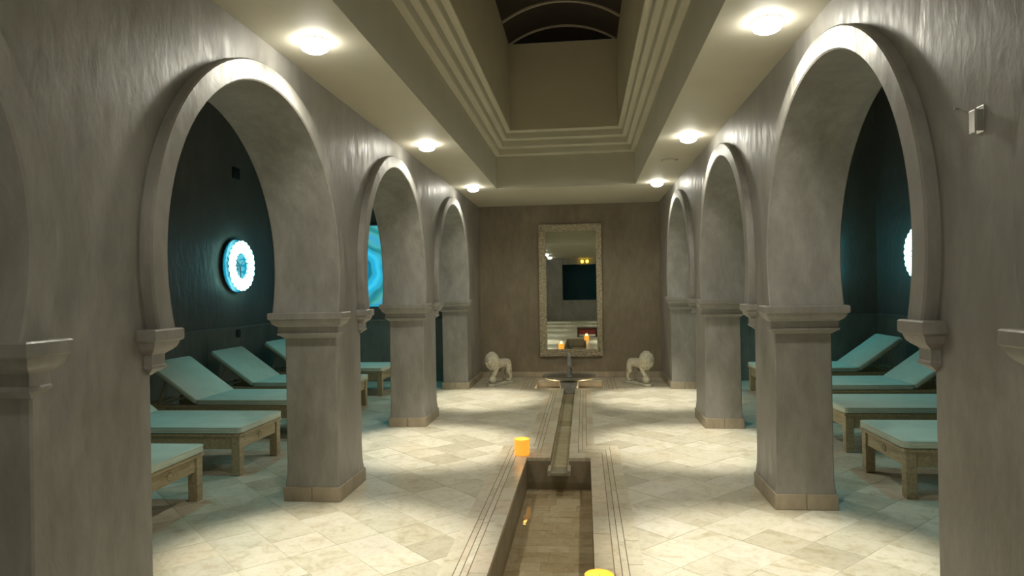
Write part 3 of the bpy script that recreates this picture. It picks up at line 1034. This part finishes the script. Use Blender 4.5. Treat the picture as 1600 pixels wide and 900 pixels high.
# bracket and screw on the near right pillar
t = thing('wall_bracket', 'small bent clear metal bracket high on the near right pillar', 'bracket', (XR, 2.385, 2.085))
bm = bmesh.new(); bx(bm, -.004, 0, -.022, .022, -.045, .045); obj('plate', bm, 'steel', t, .002)
bm = bmesh.new(); bx(bm, -.028, -.003, -.022, -.018, -.040, .03); bx(bm, -.028, -.003, -.018, .022, .026, .030); obj('bent_flange', bm, 'steel', t, .001)
bm = bmesh.new(); bx(bm, -.032, -.028, -.022, .012, -.045, .03); obj('front_tongue', bm, 'steel', t, .001)
for zz in (-.025, .012):
    bm = bmesh.new(); tube(bm, [(-.001, .01, zz), (-.010, .01, zz)], .006, 10); obj('screw', bm, 'dark', t)
t = thing('wall_screw', 'tiny metal screw in the right pillar beside the bent bracket', 'screw', (XR, 2.517, 2.155))
bm = bmesh.new(); tube(bm, [(0, 0, 0), (-.012, 0, 0)], .003, 8); tube(bm, [(-.012, 0, 0), (-.015, 0, 0)], .007, 10); obj('pin', bm, 'steel', t)

# ------------------------------------------------------------ candles
def candle(x, y, r, h, label):
    t = thing('candle', label, 'candle', (x, y, 0), group='orange ribbed candles')
    prof = [(r * .90, 0), (r * .95, .006)]
    nr = 6
    for k in range(nr):
        z0 = .01 + (h - .045) * k / nr; dz = (h - .045) / nr
        prof += [(r * .955, z0), (r * 1.0, z0 + dz * .35), (r * 1.0, z0 + dz * .65), (r * .955, z0 + dz * .95)]
    prof += [(r * 1.0, h - .03), (r * 1.01, h - .006), (r * .985, h), (r * .90, h - .001)]
    bm = bmesh.new(); lathe(bm, prof + [(r * .88, h - .006)], 40)
    obj('ribbed_body', bm, 'candle', t, angle=60)
    bm = bmesh.new(); lathe(bm, [(r * .895, h - .008), (r * .89, h - .003), (.2 * r, h - .005), (.004, h - .007)], 40)
    obj('melted_top', bm, 'candle_top', t)
    bm = bmesh.new(); tube(bm, [(0, 0, h - .012), (.001, 0, h + .004)], .0016, 6); obj('wick', bm, 'dark', t)
    l = bpy.data.lights.new('candle_light', 'POINT'); l.energy = .5; l.color = (1, .45, .1); l.shadow_soft_size = .03
    o = bpy.data.objects.new('candle_light', l); COL.objects.link(o); o.parent = t; o.location = (0, 0, h + .03)
    return t
candle(-.607, 6.365, .073, .148, 'orange ribbed candle at the far left corner of the sunken basin')
candle(.050, 3.37, .073, .140, 'orange candle on the right edge of the basin at the bottom of the photo')

# ------------------------------------------------------------ sun loungers
ZT = .422; LW = .78
def rounded_slab(x0, x1, y0, y1, z0, z1, cr=.045, er=.016):
    """cushion: rounded corners, soft edges"""
    bm = bmesh.new()
    def outline(inset, z):
        pts = []
        c = cr
        for cx_, cy_, a in ((x1 - c, y1 - c, 0), (x0 + c, y1 - c, 90), (x0 + c, y0 + c, 180), (x1 - c, y0 + c, 270)):
            for k in range(6):
                an = math.radians(a + 18 * k)
                pts.append(bm.verts.new((cx_ + (c - inset) * math.cos(an), cy_ + (c - inset) * math.sin(an), z)))
        return pts
    loops = [outline(er, z0), outline(er * .3, z0 + er * .3), outline(0, z0 + er), outline(0, z1 - er), outline(er * .3, z1 - er * .3), outline(er, z1)]
    for a, b in zip(loops, loops[1:]):
        n = len(a)
        for k in range(n): bm.faces.new((a[k], a[(k + 1) % n], b[(k + 1) % n], b[k]))
    bm.faces.new(loops[0][::-1]); bm.faces.new(loops[-1])
    return bm
def rosette_mesh():
    bm = bmesh.new()
    lathe(bm, [(.030, 0), (.030, .004), (.026, .007), (.023, .003), (.018, .003), (.010, .007), (.002, .008)], 24)
    return bm
def make_lounger():
    """local x: 0 at the foot end, growing towards the head; y 0..LW"""
    t = thing('sun_lounger', '', 'sun lounger', group='wooden sun loungers with cream cushions')
    HX = 1.27; LEN = 1.96; lg = .075
    bm = bmesh.new()
    bx(bm, -.012, LEN, -.006, .05, .335, .362); bx(bm, -.012, LEN, LW - .05, LW + .006, .335, .362)
    bx(bm, -.012, .06, .05, LW - .05, .335, .362); bx(bm, LEN - .05, LEN, .05, LW - .05, .335, .362); bx(bm, HX - .03, HX + .03, .05, LW - .05, .335, .362)
    obj('top_frame', bm, 'wood', t, .005)
    bm = bmesh.new()
    for y0 in (.012, LW - .037): bx(bm, lg, LEN - .03, y0, y0 + .025, .225, .334)
    obj('side_apron', bm, 'wood', t, .004)
    bm = bmesh.new(); bx(bm, .015, .04, lg, LW - lg, .225, .334); obj('end_apron', bm, 'wood', t, .004)
    for x0 in (0, 1.62):
        for y0 in (0, LW - lg):
            bm = bmesh.new()
            rect_loft(bm, [(x0 + .004, x0 + lg - .004, y0 + .004, y0 + lg - .004, 0), (x0, x0 + lg, y0, y0 + lg, .02), (x0, x0 + lg, y0, y0 + lg, .335)])
            obj('leg', bm, 'wood', t, .004)
    o = obj('rosette', rosette_mesh(), 'wood', t); o.rotation_euler = (0, -PI / 2, 0); o.location = (.015, LW / 2, .28)
    for yy_, rx in ((.012, PI / 2), (LW - .012, -PI / 2)):
        o = obj('rosette', rosette_mesh(), 'wood', t); o.rotation_euler = (rx, 0, 0); o.location = (.17, yy_, .28)
    bm = bmesh.new()
    k = .10
    while k < HX - .06:
        bx(bm, k, k + .06, .05, LW - .05, .340, .358); k += .09
    o = obj('slats', bm, 'wood', t)
    cu = obj('seat_cushion', rounded_slab(-.018, HX, -.012, LW + .012, .364, ZT), 'fabric', t, angle=60)
    def piping(parent, x0, x1, z):
        bm = bmesh.new(); c = .045; pts = []
        for cx_, cy_, a in ((x1 - c, LW + .012 - c, 0), (x0 + c, LW + .012 - c, 90), (x0 + c, -.012 + c, 180), (x1 - c, -.012 + c, 270)):
            for q in range(5):
                an = math.radians(a + 22.5 * q); pts.append((cx_ + (c - .001) * math.cos(an), cy_ + (c - .001) * math.sin(an), z))
        tube(bm, pts + [pts[0]], .0045, 6)
        return obj('piping', bm, 'fabric', parent)
    piping(cu, -.018, HX, ZT - .008); piping(cu, -.018, HX, .372)
    # backrest, hinged at HX, raised
    th = math.radians(36); BL = .70
    back = bpy.data.objects.new('backrest', None); COL.objects.link(back); back.parent = t
    back.location = (HX, 0, .362); back.rotation_euler = (0, -th, 0)
    bm = bmesh.new()
    bx(bm, 0, BL, .055, .10, -.032, 0); bx(bm, 0, BL, LW - .10, LW - .055, -.032, 0); bx(bm, BL - .05, BL, .10, LW - .10, -.032, 0)
    k = .08
    while k < BL - .1: bx(bm, k, k + .06, .10, LW - .10, -.024, -.006); k += .09
    obj('back_frame', bm, 'wood', back, .003)
    obj('back_cushion', rounded_slab(.0, BL + .015, -.012, LW + .012, .002, .060), 'fabric', back, angle=60)
    bm = bmesh.new()
    ex = HX + BL * .72 * math.cos(th); ez = .362 + BL * .72 * math.sin(th) - .03
    for yy_ in (.12, LW - .12): tube(bm, [(ex, yy_, ez), (ex + .10, yy_, .345)], .014, 8)
    tube(bm, [(ex + .10, .12, .345), (ex + .10, LW - .12, .345)], .014, 8)
    obj('prop', bm, 'wood', t)
    return t
LL = [(-2.905, 4.10, 'left lounger nearest the camera, only its cream foot end showing past the pillar'),
      (-2.945, 5.51, 'second wooden lounger from the front on the left, its full foot end in view'),
      (-2.93, 6.94, 'third lounger on the left with raised back, foot end hidden by the pillar'),
      (-3.00, 8.33, 'fourth lounger on the left, raised back below the wall socket'),
      (-3.03, 9.89, 'farthest lounger on the left, foot end seen through the second arch')]
RL = [(2.275, 5.14, 'right lounger nearest the camera, cream foot end beside the near right pillar'),
      (2.37, 6.53, 'second lounger from the front on the right, long flat cushion in view'),
      (2.38, 7.99, 'third lounger on the right, raised back partly behind the near capital'),
      (2.42, 9.64, 'farthest lounger on the right with raised back, one leg left of the pillar')]
proto = make_lounger()
k = 0
for x, y, lab in LL:
    o = proto if k == 0 else copy_tree(proto)
    o.matrix_basis = Matrix(((-1, 0, 0, x), (0, -1, 0, y + LW), (0, 0, 1, 0), (0, 0, 0, 1)))
    o['label'] = lab; k += 1
for x, y, lab in RL:
    o = copy_tree(proto)
    o.matrix_basis = Matrix.Translation((x, y, 0)); o['label'] = lab

# ------------------------------------------------------------ stone lions
def lion(x, y, heading, mir, label):
    """local +x is forward; mir flips the side the head turns to"""
    t = thing('lion_statue', label, 'statue', (x, y, 0), heading, group='stone lions with a ball')
    bm = bmesh.new()
    def ell(c, r, rot=0, ry=0):
        mt = Matrix.Translation((c[0], c[1] * mir, c[2])) @ Matrix.Rotation(rot * mir, 4, 'Z') @ Matrix.Rotation(ry, 4, 'Y') @ Matrix.Diagonal((*r, 1))
        bmesh.ops.create_icosphere(bm, subdivisions=3, radius=1, matrix=mt)
    def limb(pts, rs):
        for (a, ra), (b, rb) in zip(list(zip(pts, rs)), list(zip(pts, rs))[1:]):
            a = Vector(a); b = Vector(b)
            n = max(3, int((b - a).length / .012))
            for q in range(n + 1):
                p = a.lerp(b, q / n); r = ra + (rb - ra) * q / n
                ell(p, (r, r, r))
    B = .045
    # trunk: haunch, loin, belly, chest
    limb([(-.20, 0, .335), (-.10, 0, .35), (0, 0, .335), (.10, 0, .345)], [.078, .070, .078, .092])
    ell((-.20, .0, .325), (.085, .075, .085)); ell((.10, 0, .325), (.095, .082, .105))
    # hind legs: thigh forward, hock back, shank down, paw
    for s in (-1, 1):
        ell((-.20, s * .052, .285), (.060, .036, .085))
        limb([(-.19, s * .055, .27), (-.165, s * .058, .205), (-.225, s * .058, .135), (-.215, s * .058, B + .02)], [.048, .036, .024, .024])
        ell((-.195, s * .058, B + .016), (.042, .028, .020))
    # front leg on the ground (inner side) and the one raised onto the ball
    limb([(.10, -.060, .29), (.105, -.065, .18), (.115, -.062, B + .02)], [.044, .031, .027]); ell((.135, -.062, B + .016), (.042, .029, .021))
    limb([(.12, .060, .30), (.165, .070, .215), (.205, .065, .165)], [.046, .034, .028]); ell((.222, .062, .163), (.036, .028, .018))
    # neck, mane, head turned to the side
    limb([(.12, 0, .36), (.19, .02, .42)], [.095, .10])
    hx, hy, hz = .225, .035, .430
    ell((.185, .02, .405), (.098, .108, .125)); ell((.20, .03, .44), (.088, .10, .098)); ell((.17, .015, .33), (.075, .082, .085))
    ht = math.radians(28)
    def H(fx, fy, fz): return (hx + fx * math.cos(ht) - fy * math.sin(ht), hy + fx * math.sin(ht) + fy * math.cos(ht), hz + fz)
    ell(H(.045, 0, .0), (.060, .052, .060), ht); ell(H(.088, 0, -.022), (.042, .036, .030), ht)
    ell(H(.108, 0, -.004), (.018, .020, .012), ht); ell(H(.092, 0, -.052), (.028, .026, .014), ht)
    for s in (-1, 1):
        ell(H(.086, s * .026, .024), (.016, .015, .009), ht); ell(H(.10, s * .018, -.026), (.022, .018, .018), ht)
        ell(H(.085, s * .026, .012), (.010, .010, .008), ht)
        ell(H(.0, s * .062, .062), (.022, .020, .026), ht)
    # curls of the mane
    rr = random.Random(5)
    for q in range(150):
        u = rr.uniform(-1, 1); a = rr.uniform(0, 2 * PI); s_ = math.sqrt(1 - u * u)
        d = Vector((s_ * math.cos(a), s_ * math.sin(a), u))
        if d.x * math.cos(ht) + d.y * math.sin(ht) > .62 and d.z > -.75: continue
        c = Vector((.185, .02, .405)) + Vector((d.x * .098, d.y * .108, d.z * .128))
        ell(c, (.020, .020, .024), 0)
    # tail
    limb([(-.275, 0, .33), (-.305, .01, .27), (-.30, .02, .17), (-.285, .03, .10)], [.018, .014, .013, .018])
    me = bpy.data.meshes.new('body'); bm.to_mesh(me); bm.free()
    me.materials.append(M['lion'])
    o = bpy.data.objects.new('body', me); COL.objects.link(o)
    rm = o.modifiers.new('remesh', 'REMESH'); rm.mode = 'VOXEL'; rm.voxel_size = .0062; rm.use_smooth_shade = True
    sm = o.modifiers.new('smooth', 'SMOOTH'); sm.factor = .5; sm.iterations = 3
    dg = bpy.context.evaluated_depsgraph_get(); dg.update()
    me2 = bpy.data.meshes.new_from_object(o.evaluated_get(dg)); o.modifiers.clear(); o.data = me2
    o.parent = t
    bm = bmesh.new()
    bmesh.ops.create_uvsphere(bm, u_segments=24, v_segments=16, radius=.062, matrix=Matrix.Translation((.222, .062 * mir, B + .058)))
    obj('ball', bm, 'lion', t)
    bm = bmesh.new()
    out = [(-.29, -.10), (.12, -.11), (.22, -.08), (.30, .0), (.33, .07), (.28, .12), (.10, .10), (-.12, .095), (-.29, .09)]
    A = [bm.verts.new((x_, y_ * mir, 0)) for x_, y_ in out]; Bv = [bm.verts.new((x_ * .97, y_ * mir * .97, B)) for x_, y_ in out]
    bm.faces.new(A[::-1]); bm.faces.new(Bv)
    for i in range(len(out)): bm.faces.new((A[i], A[(i + 1) % len(out)], Bv[(i + 1) % len(out)], Bv[i]))
    obj('plinth', bm, 'lion', t, .010)
    return t
# heading: from the wall corner towards the camera and outwards
lion(-1.42, 11.08, math.atan2(-.78, -.52), 1, 'pale stone lion with its paw on a ball, left of the fountain')
lion(.87, 11.05, math.atan2(-.78, .55), -1, 'pale stone lion with its paw on a ball, right of the fountain')

# ------------------------------------------------------------ things behind the camera that the mirror shows
t = thing('low_bench', 'low dark-topped bench with red sides, seen only in the mirror', 'bench', (.08, 1.75, 0))
bm = bmesh.new(); bx(bm, -.33, .33, -.2, .2, .255, .30); obj('seat_frame', bm, 'brown_wood', t, .008)
for sx in (-.32, .26):
    for sy in (-.19, .13):
        bm = bmesh.new(); bx(bm, sx, sx + .06, sy, sy + .06, 0, .24); obj('leg', bm, 'brown_wood', t, .004)
bm = bmesh.new(); bx(bm, -.30, .30, -.17, .17, .08, .254); obj('red_panel', bm, 'red', t, .01)
t = thing('twin_lamp', 'pair of small yellow lamps high on the wall behind the camera', 'lamp', (.02, YB, 3.0 - .35))
t.location = (.05, YB, 2.88)
bm = bmesh.new(); bx(bm, -.22, .22, 0, .03, -.06, .06); obj('back_plate', bm, 'dark', t, .005)
for s in (-.12, .12):
    bm = bmesh.new(); bmesh.ops.create_uvsphere(bm, u_segments=16, v_segments=10, radius=.07, matrix=Matrix.Translation((s, .08, 0))); obj('bulb', bm, 'yellow_bulb', t)
